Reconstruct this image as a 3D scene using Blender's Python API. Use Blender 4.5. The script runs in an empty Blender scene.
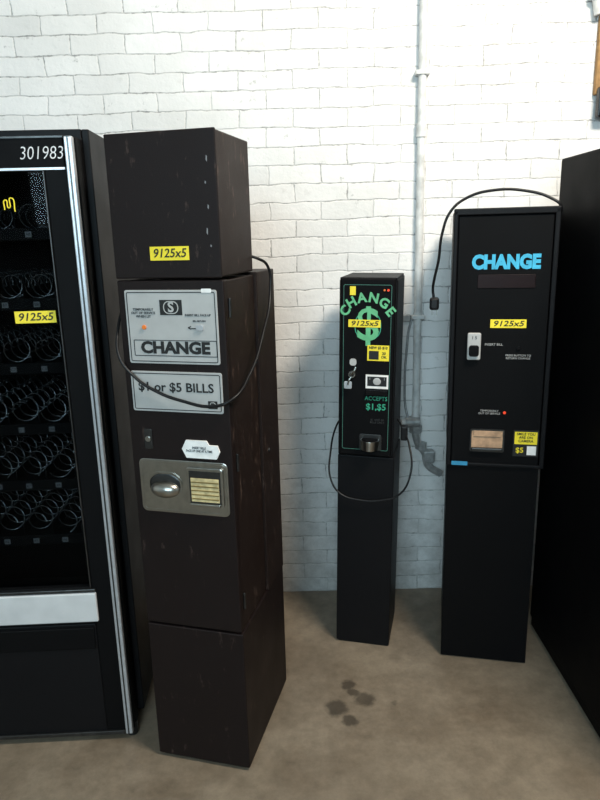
import bpy, math, random
from mathutils import Matrix, Vector
random.seed(4)
scene=bpy.context.scene
scene.view_settings.view_transform='Standard'
COL=scene.collection
R=math.radians

# ------------------------------------------------------------------ materials
def newmat(name):
    m=bpy.data.materials.new(name); m.use_nodes=True
    nt=m.node_tree; b=nt.nodes['Principled BSDF']
    return m,nt,b
def simple(name,col,rough=.5,metal=0,noise=.15,nscale=30,bump=0,bscale=300,spec=.5,emit=None,es=0,coat=0):
    m,nt,b=newmat(name)
    N=nt.nodes;L=nt.links
    tc=N.new('ShaderNodeTexCoord')
    n=N.new('ShaderNodeTexNoise'); n.inputs['Scale'].default_value=nscale; n.inputs['Detail'].default_value=5
    L.new(tc.outputs['Object'],n.inputs['Vector'])
    r=N.new('ShaderNodeValToRGB')
    c=col
    r.color_ramp.elements[0].position=.3;r.color_ramp.elements[1].position=.7
    r.color_ramp.elements[0].color=tuple(max(0,x*(1-noise)) for x in c)+(1,)
    r.color_ramp.elements[1].color=tuple(min(1,x*(1+noise)) for x in c)+(1,)
    L.new(n.outputs['Fac'],r.inputs['Fac']); L.new(r.outputs['Color'],b.inputs['Base Color'])
    b.inputs['Roughness'].default_value=rough; b.inputs['Metallic'].default_value=metal
    b.inputs['Specular IOR Level'].default_value=spec
    b.inputs['Coat Weight'].default_value=coat
    if emit:
        b.inputs['Emission Color'].default_value=emit+(1,); b.inputs['Emission Strength'].default_value=es
    if bump:
        n2=N.new('ShaderNodeTexNoise'); n2.inputs['Scale'].default_value=bscale
        L.new(tc.outputs['Object'],n2.inputs['Vector'])
        bp=N.new('ShaderNodeBump'); bp.inputs['Strength'].default_value=bump; bp.inputs['Distance'].default_value=.002
        L.new(n2.outputs['Fac'],bp.inputs['Height']); L.new(bp.outputs['Normal'],b.inputs['Normal'])
    return m
def worn(name,base,scuff,rough=.45,amt=.72,spec=.3):
    """dark powder-coat with fine scratches / scuffs"""
    m,nt,b=newmat(name); N=nt.nodes;L=nt.links
    tc=N.new('ShaderNodeTexCoord')
    mp=N.new('ShaderNodeMapping'); mp.inputs['Scale'].default_value=(9,9,3)
    L.new(tc.outputs['Object'],mp.inputs['Vector'])
    n=N.new('ShaderNodeTexNoise'); n.inputs['Scale'].default_value=4; n.inputs['Detail'].default_value=12; n.inputs['Roughness'].default_value=.75
    L.new(mp.outputs[0],n.inputs['Vector'])
    r=N.new('ShaderNodeValToRGB'); r.color_ramp.elements[0].position=amt-.1; r.color_ramp.elements[1].position=amt+.04
    r.color_ramp.elements[0].color=(0,0,0,1); r.color_ramp.elements[1].color=(1,1,1,1)
    L.new(n.outputs['Fac'],r.inputs['Fac'])
    mx=N.new('ShaderNodeMix'); mx.data_type='RGBA'
    mx.inputs['A'].default_value=base+(1,); mx.inputs['B'].default_value=scuff+(1,)
    L.new(r.outputs['Color'],mx.inputs['Factor']); L.new(mx.outputs['Result'],b.inputs['Base Color'])
    n3=N.new('ShaderNodeTexNoise'); n3.inputs['Scale'].default_value=7
    L.new(tc.outputs['Object'],n3.inputs['Vector'])
    mr=N.new('ShaderNodeMapRange'); mr.inputs['To Min'].default_value=rough-.08; mr.inputs['To Max'].default_value=rough+.12
    L.new(n3.outputs['Fac'],mr.inputs['Value']); L.new(mr.outputs[0],b.inputs['Roughness'])
    b.inputs['Specular IOR Level'].default_value=spec
    n2=N.new('ShaderNodeTexNoise'); n2.inputs['Scale'].default_value=420
    L.new(tc.outputs['Object'],n2.inputs['Vector'])
    bp=N.new('ShaderNodeBump'); bp.inputs['Strength'].default_value=.35; bp.inputs['Distance'].default_value=.001
    L.new(n2.outputs['Fac'],bp.inputs['Height']); L.new(bp.outputs['Normal'],b.inputs['Normal'])
    return m

M_brown=worn('brown_powdercoat',(.0095,.0055,.0052),(.09,.06,.05),.5,.69,.2)
M_brownlit=worn('brown_side_lit',(.014,.0085,.0072),(.11,.075,.06),.5,.67,.2)  # lighter copy of the brown coat, side light put into its colour
M_black=worn('black_powdercoat',(.0035,.0035,.0045),(.03,.03,.034),.5,.8,.18)
M_matte=worn('black_matte',(.002,.002,.0025),(.01,.01,.012),.6,.8,spec=.12)
M_gloss=simple('black_gloss_plastic',(.004,.004,.005),.22,spec=.25)
M_display=simple('dark_red_display',(.010,.003,.003),.3,spec=.2)
M_rubber=simple('rubber_cable',(.006,.006,.007),.4,spec=.3)
M_silver=simple('brushed_aluminium',(.55,.57,.6),.35,.6,.1,60)
M_steel=simple('stainless_steel',(.42,.41,.38),.28,1,.12,40)
M_dsteel=simple('dark_steel',(.07,.07,.07),.35,.9,.2,40)
M_faint=simple('faint_embossing',(.02,.02,.02),.5)
M_coil=simple('coil_wire',(.20,.21,.22),.22,.9,.1,20)
M_plate=simple('grey_label_plate',(.47,.465,.455),.42,.15,.06,20)
M_whitep=simple('white_plastic',(.58,.59,.60),.4,0,.08,14)
M_chip=simple('chip_plastic',(.22,.22,.23),.4,0,.05,20)
M_wtxt=simple('white_ink',(.7,.7,.72),.6)
M_ktxt=simple('black_ink',(.006,.006,.006),.6)
M_yel=simple('yellow_tag',(.90,.72,.03),.5,0,.05,20)
M_green=simple('green_ink',(.03,.34,.20),.5)
M_border=simple('green_pinstripe',(.06,.20,.15),.5)
M_lime=simple('yellow_green_ink',(.12,.46,.22),.5)
M_cyan=simple('cyan_ink',(.045,.42,.66),.5)
M_blue=simple('blue_sticker',(.03,.25,.45),.5)
M_red=simple('red_lamp',(.7,.05,.02),.3,emit=(1,.08,.02),es=.4)
M_orange=simple('orange_dot',(.8,.2,.03),.4)
M_amber=simple('amber_reflection',(.62,.50,.26),.35,0,.35,60)  # amber colour paints warm light reflected in the bill window
M_tan=simple('tan_slot',(.45,.28,.17),.5,0,.3,40)
M_brass=simple('brass',(.55,.42,.18),.3,1)
M_pipe=simple('painted_conduit',(.66,.67,.66),.45,.0,.2,25,.3,60)
M_pipegrey=simple('galvanised_fitting',(.38,.39,.39),.4,.5,.25,50,.3,90)
M_rust=simple('rusty_brown_wood',(.34,.19,.07),.7,0,.3,30,.4,60)
M_paper=simple('white_paper',(.85,.84,.82),.7)

# glass pane
m,nt,b=newmat('display_glass'); nt.nodes.remove(b)
o=nt.nodes['Material Output']; tr=nt.nodes.new('ShaderNodeBsdfTransparent'); gl=nt.nodes.new('ShaderNodeBsdfGlossy')
gl.inputs['Roughness'].default_value=.02; tr.inputs['Color'].default_value=(.72,.74,.75,1)
fr=nt.nodes.new('ShaderNodeFresnel'); fr.inputs['IOR'].default_value=1.12
mx=nt.nodes.new('ShaderNodeMixShader'); nt.links.new(fr.outputs[0],mx.inputs[0]); nt.links.new(tr.outputs[0],mx.inputs[1]); nt.links.new(gl.outputs[0],mx.inputs[2]); nt.links.new(mx.outputs[0],o.inputs['Surface'])
M_glass=m

# brick wall
def brickmat(name,axis):
    m,nt,b=newmat(name); N=nt.nodes;L=nt.links
    def nse(s,d=5,ro=.5,vec=None):
        n=N.new('ShaderNodeTexNoise'); n.inputs['Scale'].default_value=s; n.inputs['Detail'].default_value=d; n.inputs['Roughness'].default_value=ro
        L.new(vec or cb.outputs[0],n.inputs['Vector']); return n
    def rmp(src,p0,c0,p1,c1):
        r=N.new('ShaderNodeValToRGB'); e=r.color_ramp.elements; e[0].position=p0;e[1].position=p1;e[0].color=c0+(1,);e[1].color=c1+(1,)
        L.new(src,r.inputs['Fac']); return r.outputs['Color']
    def mixc(a,bb,f=None,mode='MULTIPLY'):
        x=N.new('ShaderNodeMix'); x.data_type='RGBA'; x.blend_type=mode; x.inputs['Factor'].default_value=1
        L.new(a,x.inputs['A'])
        if isinstance(bb,tuple): x.inputs['B'].default_value=bb+(1,)
        else: L.new(bb,x.inputs['B'])
        if f is not None: L.new(f,x.inputs['Factor'])
        return x.outputs['Result']
    tc=N.new('ShaderNodeTexCoord'); sx=N.new('ShaderNodeSeparateXYZ'); cb=N.new('ShaderNodeCombineXYZ')
    L.new(tc.outputs['Object'],sx.inputs[0]); L.new(sx.outputs[axis],cb.inputs['X']); L.new(sx.outputs['Z'],cb.inputs['Y'])
    nz=nse(7,6,.6)
    sub=N.new('ShaderNodeVectorMath'); sub.operation='SUBTRACT'; sub.inputs[1].default_value=(.5,.5,.5); L.new(nz.outputs['Color'],sub.inputs[0])
    scl=N.new('ShaderNodeVectorMath'); scl.operation='SCALE'; scl.inputs['Scale'].default_value=.030; L.new(sub.outputs[0],scl.inputs[0])
    ad=N.new('ShaderNodeVectorMath'); L.new(cb.outputs[0],ad.inputs[0]); L.new(scl.outputs[0],ad.inputs[1])
    br=N.new('ShaderNodeTexBrick'); br.inputs['Scale'].default_value=1; br.inputs['Brick Width'].default_value=.205; br.inputs['Row Height'].default_value=.068
    br.inputs['Mortar Size'].default_value=.0045; br.inputs['Mortar Smooth'].default_value=1
    br.inputs['Color1'].default_value=(.90,.90,.895,1); br.inputs['Color2'].default_value=(.80,.80,.795,1); br.inputs['Mortar'].default_value=(.70,.70,.695,1)
    L.new(ad.outputs[0],br.inputs['Vector'])
    # chips: clustered, mostly in the mortar lines
    n1=nse(24,8,.75); n1b=nse(3.2,4)
    ch=N.new('ShaderNodeMath'); ch.operation='MULTIPLY_ADD'; ch.inputs[1].default_value=.16; L.new(br.outputs['Fac'],ch.inputs[0]); L.new(n1.outputs['Fac'],ch.inputs[2])
    ch2=N.new('ShaderNodeMath'); ch2.operation='MULTIPLY_ADD'; ch2.inputs[1].default_value=.20; L.new(n1b.outputs['Fac'],ch2.inputs[0]); L.new(ch.outputs[0],ch2.inputs[2])
    cf=rmp(ch2.outputs[0],.715,(0,0,0),.83,(.85,.85,.85))
    cur=mixc(br.outputs['Color'],(.33,.33,.33),cf,'MIX')
    cur=mixc(cur,rmp(nse(2.3,5).outputs['Fac'],.3,(.86,.855,.84),.62,(1,1,1)))
    # grime rising from the floor
    gz=N.new('ShaderNodeMapRange'); gz.inputs['From Min'].default_value=0; gz.inputs['From Max'].default_value=.75; gz.inputs['To Min'].default_value=.42; gz.inputs['To Max'].default_value=0
    L.new(sx.outputs['Z'],gz.inputs['Value'])
    g=N.new('ShaderNodeMath'); g.operation='ADD'; L.new(gz.outputs[0],g.inputs[0]); L.new(nse(9,8,.7).outputs['Fac'],g.inputs[1])
    gf=rmp(g.outputs[0],.60,(0,0,0),1.0,(.8,.8,.8))
    cur=mixc(cur,(.36,.35,.33),gf,'MIX')
    L.new(cur,b.inputs['Base Color'])
    b.inputs['Roughness'].default_value=.5; b.inputs['Specular IOR Level'].default_value=.35
    n3=nse(30,6,.6)
    h=N.new('ShaderNodeMath'); h.operation='MULTIPLY_ADD'; h.inputs[1].default_value=-.7; L.new(br.outputs['Fac'],h.inputs[0]) 
    h2=N.new('ShaderNodeMath'); h2.operation='MULTIPLY'; h2.inputs[1].default_value=1.2; L.new(n3.outputs['Fac'],h2.inputs[0]); L.new(h2.outputs[0],h.inputs[2])
    bp=N.new('ShaderNodeBump'); bp.inputs['Strength'].default_value=.5; bp.inputs['Distance'].default_value=.0048
    L.new(h.outputs[0],bp.inputs['Height']); L.new(bp.outputs['Normal'],b.inputs['Normal'])
    return m
M_brickX=brickmat('painted_brick_x','X'); M_brickY=brickmat('painted_brick_y','Y')

# concrete floor
m,nt,b=newmat('stained_concrete'); N=nt.nodes;L=nt.links
tc=N.new('ShaderNodeTexCoord')
def noise(s,d=6,ro=.6):
    n=N.new('ShaderNodeTexNoise'); n.inputs['Scale'].default_value=s; n.inputs['Detail'].default_value=d; n.inputs['Roughness'].default_value=ro
    L.new(tc.outputs['Object'],n.inputs['Vector']); return n
def ramp(src,p0,c0,p1,c1):
    r=N.new('ShaderNodeValToRGB'); e=r.color_ramp.elements; e[0].position=p0;e[1].position=p1;e[0].color=c0+(1,);e[1].color=c1+(1,)
    L.new(src,r.inputs['Fac']); return r
r1=ramp(noise(2.6,8,.65).outputs['Fac'],.35,(.165,.128,.090),.65,(.285,.235,.175))
r2=ramp(noise(18,9,.75).outputs['Fac'],.3,(.70,.70,.70),.7,(1.12,1.12,1.12))
def mul(a,bb,f=1):
    x=N.new('ShaderNodeMix'); x.data_type='RGBA'; x.blend_type='MULTIPLY'; x.inputs['Factor'].default_value=f
    L.new(a,x.inputs['A']); L.new(bb,x.inputs['B']); return x.outputs['Result']
cur=mul(r1.outputs['Color'],r2.outputs['Color'])
wob=noise(26,4); sb=N.new('ShaderNodeVectorMath'); sb.operation='SUBTRACT'; sb.inputs[1].default_value=(.5,.5,.5); L.new(wob.outputs['Color'],sb.inputs[0])
sc=N.new('ShaderNodeVectorMath'); sc.operation='SCALE'; sc.inputs['Scale'].default_value=.04; L.new(sb.outputs[0],sc.inputs[0])
av=N.new('ShaderNodeVectorMath'); L.new(tc.outputs['Object'],av.inputs[0]); L.new(sc.outputs[0],av.inputs[1])
for (x,y,rad,k) in [(.100,1.925,.040,.38),(.150,2.045,.028,.42),(.140,1.865,.028,.38),(.200,1.965,.036,.42),(.160,2.00,.022,.42),(.30,1.95,.012,.7),(-.2,1.2,.05,.7)]:
    d=N.new('ShaderNodeVectorMath'); d.operation='DISTANCE'; d.inputs[1].default_value=(x,y,0); L.new(av.outputs[0],d.inputs[0])
    rr=ramp(d.outputs['Value'],rad*.7,(k,k,k),rad*1.15,(1,1,1))
    cur=mul(cur,rr.outputs['Color'])
L.new(cur,b.inputs['Base Color']); b.inputs['Roughness'].default_value=.45; b.inputs['Specular IOR Level'].default_value=.45
bp=N.new('ShaderNodeBump'); bp.inputs['Strength'].default_value=.18; bp.inputs['Distance'].default_value=.003
L.new(noise(50,6,.6).outputs['Fac'],bp.inputs['Height']); L.new(bp.outputs['Normal'],b.inputs['Normal'])
M_floor=m
M_ceil=simple('ceiling_paint',(.55,.53,.5),.8)

# ------------------------------------------------------------------ helpers
def empty(name,loc=(0,0,0),yaw=0,lean=0):
    e=bpy.data.objects.new(name,None); e.empty_display_size=.1; COL.objects.link(e)
    e.matrix_world=Matrix.Translation(loc)@Matrix.Rotation(yaw,4,'Z')@Matrix.Rotation(lean,4,'Y')
    return e
def meshobj(name,verts,faces,mat,parent=None,bevel=0,seg=2,smooth=False):
    me=bpy.data.meshes.new(name); me.from_pydata(verts,[],faces); me.update()
    ob=bpy.data.objects.new(name,me); COL.objects.link(ob); me.materials.append(mat)
    if parent: ob.parent=parent
    if smooth:
        for p in me.polygons: p.use_smooth=True
    if bevel:
        bv=ob.modifiers.new('bevel','BEVEL'); bv.width=bevel; bv.segments=seg; bv.limit_method='ANGLE'
    return ob
def box(par,name,x0,x1,y0,y1,z0,z1,mat,bevel=.002):
    v=[(x0,y0,z0),(x1,y0,z0),(x1,y1,z0),(x0,y1,z0),(x0,y0,z1),(x1,y0,z1),(x1,y1,z1),(x0,y1,z1)]
    f=[(3,2,1,0),(4,5,6,7),(0,1,5,4),(1,2,6,5),(2,3,7,6),(3,0,4,7)]
    return meshobj(name,v,f,mat,par,bevel)
def cyl(par,name,c,r,h,axis,mat,n=28,r2=None,bevel=.001):
    r2=r if r2 is None else r2
    V=[];F=[]
    for k,(rr,t) in enumerate(((r,-h/2),(r2,h/2))):
        for i in range(n):
            a=2*math.pi*i/n; p=(rr*math.cos(a),rr*math.sin(a),t)
            if axis=='y': p=(p[0],p[2],p[1])
            if axis=='x': p=(p[2],p[0],p[1])
            V.append((c[0]+p[0],c[1]+p[1],c[2]+p[2]))
    for i in range(n):
        j=(i+1)%n; F.append((i,j,n+j,n+i))
    F.append(tuple(range(n))[::-1]); F.append(tuple(range(n,2*n)))
    ob=meshobj(name,V,F,mat,par,bevel)
    me=ob.data
    import bmesh
    bm=bmesh.new(); bm.from_mesh(me); bmesh.ops.recalc_face_normals(bm,faces=bm.faces); bm.to_mesh(me); bm.free()
    return ob
def outline(par,name,x0,x1,z0,z1,y,t,mat,rad=.0,dep=.001):
    """thin rectangular frame line on a front face"""
    def ring(x0,x1,z0,z1,r):
        pts=[]
        if r<=0: return [(x0,z0),(x1,z0),(x1,z1),(x0,z1)]
        for (cx,cz,a0) in ((x1-r,z0+r,-90),(x1-r,z1-r,0),(x0+r,z1-r,90),(x0+r,z0+r,180)):
            for k in range(6): 
                a=R(a0+18*k); pts.append((cx+r*math.cos(a),cz+r*math.sin(a)))
        return pts
    o=ring(x0,x1,z0,z1,rad); i=ring(x0+t,x1-t,z0+t,z1-t,max(rad-t,.0005) if rad>0 else 0)
    n=len(o); V=[];F=[]
    for P,yy in ((o,y),(i,y),(o,y-dep),(i,y-dep)):
        V+= [(p[0],yy,p[1]) for p in P]
    for k in range(n):
        j=(k+1)%n
        F+=[(2*n+k,2*n+j,3*n+j,3*n+k),(k,j,2*n+j,2*n+k),(n+j,n+k,3*n+k,3*n+j)]
    return meshobj(name,V,F,mat,par)
def rplate(par,name,x0,x1,z0,z1,y,dep,rad,mat,bevel=.001):
    pts=[]
    for (cx,cz,a0) in ((x1-rad,z0+rad,-90),(x1-rad,z1-rad,0),(x0+rad,z1-rad,90),(x0+rad,z0+rad,180)):
        for k in range(6):
            a=R(a0+18*k); pts.append((cx+rad*math.cos(a),cz+rad*math.sin(a)))
    n=len(pts); V=[(p[0],y,p[1]) for p in pts]+[(p[0],y-dep,p[1]) for p in pts]
    F=[tuple(range(n))[::-1],tuple(range(n,2*n))]+[(k,(k+1)%n,n+(k+1)%n,n+k) for k in range(n)]
    return meshobj(name,V,F,mat,par,bevel)
def text(par,name,s,x,z,y,size,mat,off=0,align='CENTER',rot=0,sx=1,shear=0,width=None):
    cu=bpy.data.curves.new(name,'FONT'); cu.body=s; cu.size=size; cu.align_x=align; cu.align_y='CENTER'; cu.extrude=.0004; cu.offset=off; cu.shear=shear
    cu.resolution_u=3
    ob=bpy.data.objects.new(name,cu); COL.objects.link(ob); cu.materials.append(mat); ob.parent=par
    if width:
        bpy.context.view_layer.update(); sx=width/max(ob.dimensions.x,1e-4)
    ob.matrix_local=Matrix.Translation((x,y,z))@Matrix.Rotation(R(90),4,'X')@Matrix.Rotation(rot,4,'Z')@Matrix.Diagonal((sx,1,1,1))
    return ob
def tube(par,name,pts,r,mat,res=4,smooth=True):
    cu=bpy.data.curves.new(name,'CURVE'); cu.dimensions='3D'; cu.bevel_depth=r; cu.bevel_resolution=res; cu.use_fill_caps=True
    if smooth:
        sp=cu.splines.new('BEZIER'); sp.bezier_points.add(len(pts)-1)
        for bpnt,p in zip(sp.bezier_points,pts):
            bpnt.co=p; bpnt.handle_left_type='AUTO'; bpnt.handle_right_type='AUTO'
        sp.resolution_u=10
    else:
        sp=cu.splines.new('POLY'); sp.points.add(len(pts)-1)
        for q,p in zip(sp.points,pts): q.co=(*p,1)
    ob=bpy.data.objects.new(name,cu); COL.objects.link(ob); cu.materials.append(mat)
    if par: ob.parent=par
    return ob
def tag(par,name,x0,x1,z0,z1,y):
    box(par,name,x0,x1,y-.0012,y,z0,z1,M_yel,0)
    text(par,name+'_ink','9125x5',(x0+x1)/2,(z0+z1)/2,y-.0016,(z1-z0)*.9,M_ktxt,.0003,shear=.2,width=(x1-x0)*.84)

# ------------------------------------------------------------------ room
def slab(name,x0,x1,y0,y1,z0,z1,mat): return box(None,name,x0,x1,y0,y1,z0,z1,mat,0)
slab('floor',-3.5,3.5,-3.5,2.9,-.1,0,M_floor)
slab('wall_back',-3.5,3.5,2.69,2.9,0,3.4,M_brickX)
slab('wall_left',-3.7,-3.5,-3.5,2.9,0,3.4,M_brickY)
slab('wall_right',3.5,3.7,-3.5,2.9,0,3.4,M_brickY)
slab('wall_front',-3.7,3.7,-3.7,-3.5,0,3.4,M_brickX)
slab('ceiling',-3.7,3.7,-3.7,2.9,3.4,3.5,M_ceil)

# ------------------------------------------------------------------ A: tall brown change machine
W=.295
A=empty('bill_change_machine',(-.469,1.734,0),R(-14.6))
box(A,'pedestal',.0,W+.004,.0,.42,.012,.470,M_brown,.003)
box(A,'pedestal_foot',.012,W-.012,.012,.41,0,.014,M_matte,.001)
box(A,'cabinet_door',0,W,0,.030,.476,1.473,M_brown,.004)
box(A,'cabinet_body',.003,W-.003,.030,.245,.472,1.470,M_brownlit,.002)
box(A,'cabinet_rear',0,W+.006,.248,.42,.470,1.478,M_brownlit,.003)
box(A,'top_box',.002,W-.004,.004,.25,1.480,1.827,M_brownlit,.004)
box(A,'top_box_lid',.0,W-.002,-.002,.006,1.478,1.829,M_brown,.003)
# tape scraps on the top box
for i,(x,z,h) in enumerate(((.268,1.768,.016),(.262,1.71,.008),(.266,1.655,.012),(.260,1.60,.018),(.268,1.56,.007))):
    meshobj('tape_scrap_%d'%(i+1),[(x,-.0026,z),(x+.003,-.0026,z-.003),(x+.002,-.0026,z-h),(x-.001,-.0026,z-h*.7)],[(0,3,2,1)],M_chip,A)
tag(A,'price_tag',.103,.209,1.523,1.557,-.0022)
# upper label plate
rplate(A,'instruction_plate',.020,.276,1.257,1.449,0,.0022,.006,M_plate,.0006)
y=-.0024
outline(A,'plate_border',.025,.271,1.262,1.444,y,.0022,M_ktxt,.005,.0004)
box(A,'dollar_emblem',.118,.180,y-.0006,y,1.385,1.424,M_ktxt,.0)
outline(A,'dollar_emblem_ring',.128,.170,1.388,1.421,y-.0006,.0025,M_plate,.015,.0005)
text(A,'dollar_sign','S',.149,1.4045,y-.0011,.036,M_plate,.0010)
outline(A,'change_box',.036,.270,1.277,1.320,y,.0020,M_ktxt,.003,.0004)
text(A,'change_lettering','CHANGE',.153,1.2985,y-.0004,.042,M_ktxt,.0020,width=.195)
text(A,'small_print_1','TEMPORARILY\nOUT OF SERVICE\nWHEN LIT',.070,1.390,y-.0004,.009,M_ktxt,.0001)
text(A,'small_print_2','INSERT BILL FACE UP',.222,1.385,y-.0004,.008,M_ktxt,.0001,width=.07)
text(A,'small_print_3','BILL RETURN',.225,1.370,y-.0004,.006,M_ktxt,.0001)
cyl(A,'orange_indicator',(.070,-.004,1.353),.006,.004,'y',M_orange)
text(A,'arrow_print','<---',.205,1.352,y-.0004,.016,M_ktxt,.0006)
rplate(A,'coin_return_button',.216,.236,1.346,1.360,y,.004,.004,M_silver,.0006)
rplate(A,'paper_scrap',.235,.262,1.442,1.452,y,.001,.002,M_paper,0)
# second plate
rplate(A,'denomination_plate',.018,.278,1.126,1.236,0,.0022,.006,M_plate,.0006)
outline(A,'denomination_border',.023,.273,1.131,1.231,y,.0022,M_ktxt,.005,.0004)
text(A,'denomination_lettering','$1 or $5 BILLS',.146,1.193,y-.0004,.034,M_ktxt,.0006,width=.215)
box(A,'maker_logo',.236,.262,y-.0005,y,1.139,1.160,M_ktxt,0)
outline(A,'maker_logo_ring',.241,.257,1.142,1.157,y-.0005,.0018,M_plate,.006,.0005)
# lock
rplate(A,'lock_plate',.043,.066,1.018,1.075,0,.003,.004,M_dsteel,.001)
cyl(A,'lock_cylinder',(.0545,-.004,1.047),.008,.006,'y',M_steel)
# coin / bill bezel
rplate(A,'bezel_plate',.020,.281,.834,.990,0,.004,.016,M_steel,.0025)
outline(A,'bezel_rim',.026,.275,.840,.984,-.004,.003,M_steel,.012,.0015)
def bowl(par,name,cx,cz,rx,rz,dep,mat,y0,lowhalf=True):
    V=[];Fc=[];nu,nv=28,8
    for j in range(nv+1):
        t=j/nv*math.pi/2
        for i in range(nu):
            a=2*math.pi*i/nu
            V.append((cx+rx*math.cos(t)*math.cos(a),y0-dep*math.sin(t),cz+rz*math.cos(t)*math.sin(a)))
    for j in range(nv):
        for i in range(nu):
            k=(i+1)%nu; Fc.append((j*nu+i,j*nu+k,(j+1)*nu+k,(j+1)*nu+i))
    return meshobj(name,V,Fc,mat,par,smooth=True)
bowl(A,'coin_cup_mouth',.096,.918,.047,.033,.004,M_dsteel,-.004)
bowl(A,'coin_cup_bowl',.096,.904,.044,.025,.026,M_steel,-.004)
outline(A,'coin_cup_rim',.046,.146,.880,.954,-.004,.004,M_steel,.034,.004)
# bill window
rplate(A,'bill_window_frame',.162,.268,.862,.974,-.004,.006,.008,M_steel,.002)
box(A,'bill_window_recess',.170,.261,-.0108,-.0100,.872,.965,M_dsteel,0)
box(A,'bill_window_reflection',.175,.256,-.0120,-.0108,.877,.945,M_amber,0)  # tan-yellow plate, warm reflection put into its colour
for i in range(5):
    box(A,'bill_window_line_%d'%(i+1),.176,.255,-.0128,-.012,.884+i*.012,.887+i*.012,M_brass,0)  # lines across the plate, drawn as part of the painted reflection
box(A,'bill_window_lip',.172,.259,-.018,-.010,.864,.873,M_steel,.002)
# arrow sticker
V=[(.153,-.001,1.025),(.166,-.001,1.050),(.225,-.001,1.050),(.232,-.001,1.038),(.256,-.001,1.038),(.262,-.001,1.020),(.252,-.001,1.000),(.165,-.001,1.000)]
n=len(V); V2=[(a,-.0055,c) for a,bb,c in V]
meshobj('arrow_sticker',V+V2,[tuple(range(n)),tuple(range(n,2*n))[::-1]]+[(k,(k+1)%n,n+(k+1)%n,n+k) for k in range(n)],M_paper,A)
text(A,'arrow_sticker_print','INSERT BILLS\nFACE UP ONE AT A TIME',.203,1.025,-.0060,.009,M_ktxt,.0001,width=.075)
# side hardware
cyl(A,'side_screw',(W+.007,.30,.93),.006,.006,'x',M_dsteel)
for i,zz in enumerate((.56,.98,1.4)):
    cyl(A,'hinge_pin_%d'%(i+1),(W+.001,.034,zz),.004,.05,'z',M_dsteel)
# power cord draped across the front
tube(A,'power_cord',[(-.03,.10,1.42),(-.018,.02,1.35),(-.004,-.014,1.275),(.035,-.014,1.222),(.10,-.014,1.182),(.17,-.014,1.160),(.25,-.018,1.150),(.300,-.012,1.165),(.325,.08,1.215),(.330,.20,1.31),(.325,.30,1.42),(.32,.30,1.49),(.300,.265,1.515),(.26,.256,1.525)],.0042,M_rubber)

# ------------------------------------------------------------------ B: snack vending machine
B=empty('snack_vending_machine',(-.565,1.809,0),R(2))
WB=.97
ft=.07   # door thickness
box(B,'cabinet_side_right',0.0,.020,ft+.004,.84,.05,1.865,M_black,.003)
box(B,'cabinet_side_left',-WB,-WB+.03,ft,.84,.05,1.865,M_black,.003)
box(B,'cabinet_top',-WB+.03,0.0,ft,.84,1.82,1.865,M_black,.002)
box(B,'cabinet_back',-WB+.03,0.0,.80,.84,.05,1.82,M_matte,.002)
box(B,'cabinet_floor',-WB+.03,0.0,ft,.80,.05,.10,M_matte,.002)
box(B,'inner_wall_right',-.045,0.0,ft+.004,.80,.10,1.82,M_matte,.001)
# door
box(B,'door_header',-WB,-.030,0,ft,1.762,1.838,M_matte,.003)
box(B,'door_header_trim',-WB,-.030,-.003,.01,1.756,1.763,M_silver,.001)
box(B,'door_header_top_trim',-WB,-.028,-.003,.01,1.834,1.840,M_dsteel,.001)
box(B,'door_trim_right',-.026,-.004,-.006,.012,.022,1.838,M_silver,.003)
box(B,'door_trim_groove',-.018,-.014,-.008,-.005,.022,1.838,M_dsteel,0)
box(B,'door_edge_right',-.03,.0,.012,ft,.030,1.838,M_matte,.003)
box(B,'door_stile_right',-.085,-.026,.0,ft,.03,1.757,M_matte,.003)
box(B,'door_stile_bead',-.089,-.085,-.004,.01,.55,1.757,M_dsteel,.001)
box(B,'door_stile_left',-WB,-WB+.06,0,ft,.03,1.757,M_matte,.003)
box(B,'door_rail_lower',-WB+.06,-.085,0,ft,.425,.552,M_matte,.003)
box(B,'delivery_flap',-WB+.08,-.072,-.010,.002,.437,.535,M_whitep,.004)
box(B,'delivery_flap_hinge',-WB+.08,-.072,-.008,.002,.538,.548,M_dsteel,.002)
box(B,'kick_panel',-WB+.06,-.085,.0,ft,.03,.425,M_black,.003)
box(B,'kick_panel_rib',-WB+.08,-.09,-.006,.001,.34,.415,M_matte,.004)
box(B,'kick_trim',-WB,-.028,-.006,.01,.022,.036,M_dsteel,.002)
box(B,'window_glass',-WB+.06,-.085,.018,.022,.552,1.757,M_glass,0)
for i,(x,yy) in enumerate(((-.012,.03),(-.03,.75),(-WB+.05,.05),(-WB+.05,.75))):
    cyl(B,'leg_%d'%(i+1),(x,yy,.022),.018,.044,'z',M_dsteel)
text(B,'handwritten_number','301983',-.088,1.797,-.001,.046,M_wtxt,-.0006,shear=.2,width=.112)
tag(B,'price_tag',-.215,-.103,1.358,1.391,.017)
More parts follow.
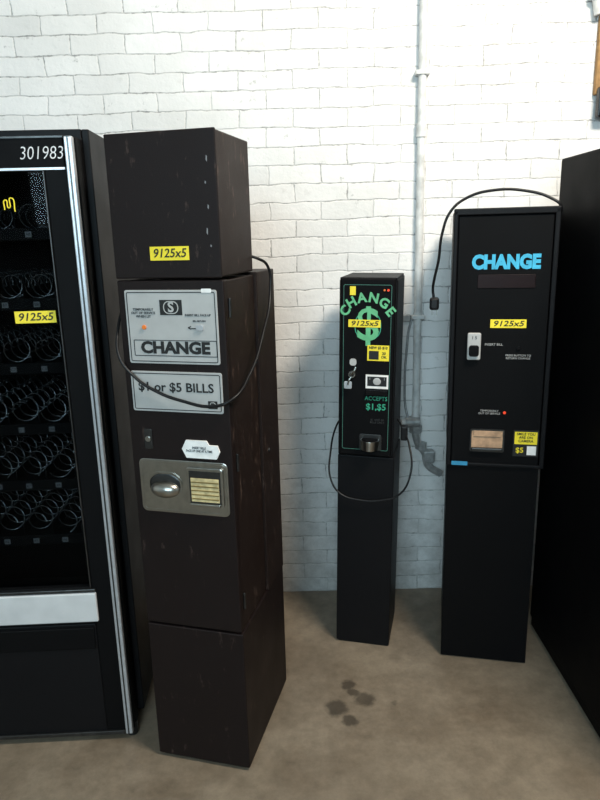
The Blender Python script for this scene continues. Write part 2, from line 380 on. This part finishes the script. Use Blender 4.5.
# shelves & coils
rows=[1.655,1.455,1.262,1.072,.888,.700]
cu=bpy.data.curves.new('product_coils','CURVE'); cu.dimensions='3D'; cu.bevel_depth=.0022; cu.bevel_resolution=1
for z in rows:
    box(B,'tray',-WB+.035,-.05,.16,.74,z-.052,z-.046,M_matte,.001)
    box(B,'tray_rail',-WB+.035,-.05,.150,.162,z-.075,z-.040,M_matte,.002)
    x=-.105; k=0
    while x>-WB+.08:
        sp=cu.splines.new('POLY'); turns=10; nn=turns*16
        sp.points.add(nn)
        ph=random.random()*6.28
        for i in range(nn+1):
            a=2*math.pi*i/16+ph
            sp.points[i].co=(x+.034*math.cos(a),.165+.56*i/nn,z-.008+.034*math.sin(a),1)
        box(B,'price_chip',x-.010,x+.008,.146,.150,z-.066,z-.050,M_chip,.001)
        text(B,'chip_code','ABCDEF'[rows.index(z)]+str(9-k),x-.001,z-.058,.1455,.012,M_ktxt)
        box(B,'coil_divider',x-.046,x-.043,.17,.72,z-.046,z-.012,M_matte,0)
        x-=.092; k+=1
co=bpy.data.objects.new('product_coils',cu); COL.objects.link(co); cu.materials.append(M_coil); co.parent=B
tube(B,'sticker_scribble',[(-.205,.016,1.66),(-.200,.016,1.685),(-.193,.016,1.665),(-.186,.016,1.69),(-.178,.016,1.655)],.0016,M_yel)

# ------------------------------------------------------------------ C: slim change machine
C=empty('slim_change_machine',(.1157,2.306,0),R(-14),R(1.05))
box(C,'pedestal',.004,.212,.006,.25,.006,.785,M_black,.003)
box(C,'pedestal_foot',.012,.206,.012,.245,0,.008,M_matte,.001)
box(C,'head_body',.004,.206,.012,.27,.785,1.424,M_black,.004)
box(C,'head_door',.010,.200,-.006,.014,.790,1.430,M_matte,.006)
box(C,'head_top_cap',.008,.204,.0,.26,1.422,1.432,M_black,.003)
y=-.0062
outline(C,'door_border',.022,.188,.815,1.408,y,.0014,M_border,.006,.0004)
word='CHANGE'
for i,ch in enumerate(word):
    a=R(162-28.8*i); cx,cz=.106,1.296
    text(C,'arc_letter_%d'%(i+1),ch,cx+.082*math.cos(a),cz+.068*math.sin(a),y-.0004,.046,M_lime,.0016,rot=(a-R(90))*.7)
text(C,'dollar_symbol','$',.108,1.268,y-.0004,.165,M_lime,.0020,sx=.95)
outline(C,'dollar_ring',.062,.154,1.215,1.318,y,.003,M_green,.044,.0004)
tag(C,'price_tag',.040,.152,1.262,1.288,y-.001)
box(C,'yellow_note',.044,.064,y-.001,y,1.372,1.402,M_yel,0)
cyl(C,'red_lamp',(.176,y-.002,1.390),.004,.004,'y',M_red); cyl(C,'red_lamp_second',(.163,y-.002,1.390),.0035,.004,'y',M_orange)
box(C,'caution_sticker',.108,.184,y-.001,y,1.145,1.200,M_yel,0)
box(C,'caution_sticker_panel',.114,.148,y-.002,y-.001,1.150,1.180,M_ktxt,0)
text(C,'caution_print','NEW $5 $10',.146,1.191,y-.0014,.013,M_ktxt,.0003,width=.064)
text(C,'caution_print_small','20\nOK',.166,1.165,y-.0014,.013,M_ktxt,.0003)
box(C,'bill_slot_label',.104,.184,y-.001,y,1.045,1.095,M_paper,0)
box(C,'bill_picture',.110,.178,y-.0016,y-.001,1.054,1.088,M_ktxt,0)
bowl(C,'bill_portrait',.144,1.071,.014,.013,.001,M_plate,y-.0016)
text(C,'bill_corner_1','1',.119,1.080,y-.002,.012,M_plate); text(C,'bill_corner_2','1',.170,1.080,y-.002,.012,M_plate)
rplate(C,'bill_inlet',.104,.184,1.022,1.042,y,.012,.005,M_gloss,.002)
cyl(C,'lock_barrel',(.056,y-.008,1.095),.012,.018,'y',M_steel)
cyl(C,'lock_cap',(.056,y-.018,1.095),.008,.004,'y',M_dsteel)
tube(C,'key',[(.056,y-.022,1.095),(.066,y-.030,1.110),(.072,y-.026,1.125)],.004,M_steel)
tube(C,'key_second',[(.056,y-.022,1.090),(.048,y-.026,1.075),(.044,y-.024,1.060)],.003,M_steel)
rplate(C,'key_fob',.030,.058,1.045,1.072,y-.02,.003,.005,M_silver,.001)
rplate(C,'round_sticker',.046,.070,1.125,1.150,y,.001,.009,M_plate,0)
text(C,'accepts_lettering','ACCEPTS',.142,1.008,y-.0004,.021,M_green,.0001,width=.080)
text(C,'denomination_lettering','$1,$5',.142,.977,y-.0004,.032,M_green,.0005,width=.070)
text(C,'fine_print','$1 AND $5\nBILLS ONLY',.148,.925,y-.0004,.010,M_faint,.0001)
# coin cup
rplate(C,'coin_cup_plate',.085,.165,.815,.875,y,.003,.006,M_dsteel,.001)
cyl(C,'coin_cup',(.125,y-.018,.842),.030,.036,'z',M_steel,r2=.034)
cyl(C,'coin_cup_inside',(.125,y-.018,.8605),.030,.002,'z',M_matte)
# cord
tube(C,'power_cord',[(.20,.16,.90),(.225,.12,.875),(.262,.05,.82),(.272,.0,.73),(.235,-.016,.655),(.17,-.018,.628),(.09,-.018,.622),(.02,-.018,.640),(-.020,-.005,.69),(-.030,.04,.78),(-.018,.10,.87),(.004,.15,.90)],.0036,M_rubber)
box(C,'plug_adapter',.226,.250,.08,.115,.83,.885,M_rubber,.005)

# ------------------------------------------------------------------ D: large change machine
D=empty('change_machine_on_stand',(.5125,2.2,0),R(-12.2))
box(D,'pedestal',.004,.309,.012,.40,.0,.779,M_black,.003)
box(D,'pedestal_front',.002,.311,.0,.014,.004,.776,M_matte,.002)
box(D,'head_body',.002,.322,.02,.41,.780,1.640,M_black,.004)
box(D,'head_door',.016,.308,-.004,.03,.785,1.622,M_matte,.003)
box(D,'door_flange_left',.0,.014,-.010,.03,.780,1.640,M_black,.003)
box(D,'door_flange_right',.310,.326,-.010,.03,.780,1.640,M_black,.003)
box(D,'door_flange_top',.0,.326,-.010,.03,1.624,1.645,M_black,.003)
box(D,'door_flange_bottom',.0,.326,-.010,.03,.776,.788,M_black,.003)
y=-.0044
text(D,'change_lettering','CHANGE',.168,1.474,y-.0006,.060,M_cyan,.0034,width=.214)
rplate(D,'display_window',.082,.262,1.392,1.436,y,.002,.003,M_display,.001)
tag(D,'price_tag',.128,.242,1.262,1.290,y-.0006)
rplate(D,'bill_acceptor',.056,.100,1.155,1.246,y,.014,.006,M_plate,.003)
rplate(D,'bill_acceptor_mouth',.062,.094,1.168,1.206,y-.014,.010,.008,M_gloss,.003)
text(D,'bill_acceptor_print','1 5',.078,1.230,y-.0146,.014,M_ktxt,.0002)
text(D,'instruction_print','INSERT BILL',.142,1.206,y-.0004,.011,M_plate,.0000)
text(D,'button_print','PRESS BUTTON TO\nRETURN CHANGE',.222,1.165,y-.0004,.0095,M_plate,.0000)
cyl(D,'return_button',(.222,y-.003,1.195),.007,.006,'y',M_gloss)
text(D,'service_print','TEMPORARILY\nOUT OF SERVICE',.138,.972,y-.0004,.0095,M_plate,.0000)
cyl(D,'service_lamp',(.188,y-.002,.972),.005,.004,'y',M_red)
outline(D,'coin_tray_rim',.078,.192,.830,.912,y,.005,M_dsteel,.006,.004)
box(D,'coin_tray_opening',.083,.187,y-.001,y,.836,.907,M_tan,0)
box(D,'coin_tray_lip',.083,.187,y-.014,y,.834,.846,M_dsteel,.003)
box(D,'coin_tray_flap',.090,.180,y-.004,y-.001,.885,.906,M_tan,.001)
box(D,'caution_sticker',.222,.304,y-.001,y,.818,.912,M_ktxt,0)
box(D,'caution_sticker_band',.226,.300,y-.0016,y-.001,.862,.906,M_yel,0)
text(D,'caution_sticker_print','SMILE YOU\nARE ON\nCAMERA',.263,.886,y-.0022,.0125,M_ktxt,.0002,width=.06)
box(D,'caution_sticker_photo',.268,.298,y-.0016,y-.001,.824,.856,M_paper,0)
text(D,'caution_sticker_figure','$5',.244,.840,y-.0022,.026,M_yel,.0004)
box(D,'serial_sticker',.018,.072,-.0115,-.0105,.7785,.7925,M_blue,0)
cyl(D,'top_bolt',(.175,.18,1.643),.006,.008,'z',M_dsteel)
tube(D,'power_cord',[(.322,.06,1.60),(.328,.02,1.645),(.30,.02,1.668),(.22,.03,1.695),(.12,.03,1.700),(.04,.03,1.680),(-.010,.02,1.640),(-.036,.02,1.57),(-.046,.03,1.48),(-.058,.04,1.42),(-.062,.05,1.385),(-.058,.05,1.355)],.0046,M_rubber)
box(D,'power_plug',-.072,-.040,.035,.065,1.315,1.358,M_rubber,.008)
for i,xx in enumerate((-.064,-.049)):
    box(D,'plug_blade_%d'%(i+1),xx,xx+.002,.046,.053,1.298,1.316,M_steel,0)

# ------------------------------------------------------------------ E: black vending cabinet on the right
E=empty('black_vending_machine',(.916,1.53,0),0)
box(E,'cabinet',0,.93,.06,.85,.05,1.807,M_matte,.006)
box(E,'door',.0,.93,0,.056,.05,1.80,M_black,.006)
box(E,'side_seam',-.002,.0,.055,.062,.05,1.80,M_gloss,0)
box(E,'side_base_skirt',.004,.926,.08,.84,.012,.05,M_matte,.002)
box(E,'front_window',.06,.66,-.004,.001,.60,1.70,M_gloss,.002)
outline(E,'front_window_frame',.05,.67,.59,1.71,0,.012,M_dsteel,.01,.008)
box(E,'selection_panel',.70,.89,-.006,.001,.80,1.55,M_dsteel,.004)
for i in range(4):
    for j in range(3):
        rplate(E,'selection_key',.725+j*.05,.76+j*.05,1.30-i*.05,1.335-i*.05,-.006,.004,.004,M_silver,.001)
box(E,'coin_slot',.78,.82,-.010,-.006,1.42,1.47,M_steel,.002)
box(E,'delivery_door',.10,.62,-.010,.001,.25,.45,M_gloss,.005)
for i,(x,yy) in enumerate(((.05,.05),(.88,.05),(.05,.8),(.88,.8))):
    cyl(E,'leg_%d'%(i+1),(x,yy,.026),.02,.052,'z',M_matte)

# ------------------------------------------------------------------ wall conduit
P=empty('wall_conduit',(0,0,0))
yw=2.672
tube(P,'pipe_run',[(.487,yw,.78),(.487,yw,3.399)],.0155,M_pipe,6,False)
for i,z in enumerate((.80,1.95,2.50)):
    cyl(P,'coupling_%d'%(i+1),(.487,yw,z),.0195,.05,'z',M_pipe)
for i,z in enumerate((1.24,2.15)):
    box(P,'strap_%d'%(i+1),.460,.514,2.653,2.689,z-.008,z+.008,M_pipe,.003)
tube(P,'pipe_elbow',[(.487,yw,.79),(.487,yw,.75),(.500,yw,.70),(.530,yw,.655),(.545,yw,.60),(.60,yw,.56)],.016,M_pipegrey,6)
cyl(P,'elbow_nut',(.488,yw,.765),.027,.032,'z',M_pipegrey,n=6)
cyl(P,'elbow_nut_lower',(.512,yw,.690),.025,.028,'z',M_pipegrey,n=6)
cyl(P,'valve_body',(.470,2.655,.800),.022,.06,'x',M_pipegrey)
cyl(P,'valve_knob',(.432,2.655,.800),.016,.018,'x',M_pipe)
box(P,'junction_fitting',.520,.566,2.640,2.689,.620,.672,M_pipegrey,.006)
tube(P,'side_wire',[(.500,2.682,1.30),(.462,2.682,1.22),(.446,2.682,1.10),(.440,2.682,.95),(.445,2.682,.86),(.455,2.67,.81)],.005,M_pipegrey)
box(P,'wire_clip',.428,.458,2.674,2.689,1.220,1.250,M_pipegrey,.003)

# fixture in the upper right corner of the wall
Q=empty('electrical_wall_bracket',(0,0,0))
tube(Q,'white_conduit',[(1.115,2.665,3.399),(1.115,2.665,2.40),(1.13,2.665,2.33)],.02,M_pipe,6,False)
box(Q,'mounting_board',1.135,1.21,2.665,2.689,2.06,2.33,M_rust,.004)
rplate(Q,'switch_body',1.140,1.205,1.975,2.085,2.665,.03,.01,M_gloss,.004)
cyl(Q,'conduit_collar',(1.115,2.665,2.40),.028,.04,'z',M_pipe)

# ------------------------------------------------------------------ lighting: unseen area lights for a warm ceiling lamp and window daylight
def area(name,loc,target,sx,sy,power,col):
    l=bpy.data.lights.new(name,'AREA'); l.shape='RECTANGLE'; l.size=sx; l.size_y=sy; l.energy=power; l.color=col
    o=bpy.data.objects.new(name,l); COL.objects.link(o); o.location=loc
    d=Vector(target)-Vector(loc); o.rotation_euler=d.to_track_quat('-Z','Y').to_euler()
    return o
area('ceiling_lamp_warm',(1.15,.8,3.3),(.15,2.4,.9),.8,.35,90,(1,.90,.77))
area('window_daylight',(-.9,-2.6,2.4),(.2,2.6,1.1),2.2,1.4,120,(.62,.87,1))
w=bpy.data.worlds.new('world'); scene.world=w; w.use_nodes=True
w.node_tree.nodes['Background'].inputs[0].default_value=(.6,.7,.8,1); w.node_tree.nodes['Background'].inputs[1].default_value=.1

# ------------------------------------------------------------------ camera
cam=bpy.data.cameras.new('camera'); cam.sensor_fit='VERTICAL'; cam.sensor_height=36; cam.lens=657/800*36; cam.clip_start=.02
co=bpy.data.objects.new('camera',cam); COL.objects.link(co)
co.matrix_world=Matrix.Translation((0,0,1.58))@Matrix.Rotation(R(90-14.2),4,'X')@Matrix.Rotation(-.025,4,'Z')
scene.camera=co
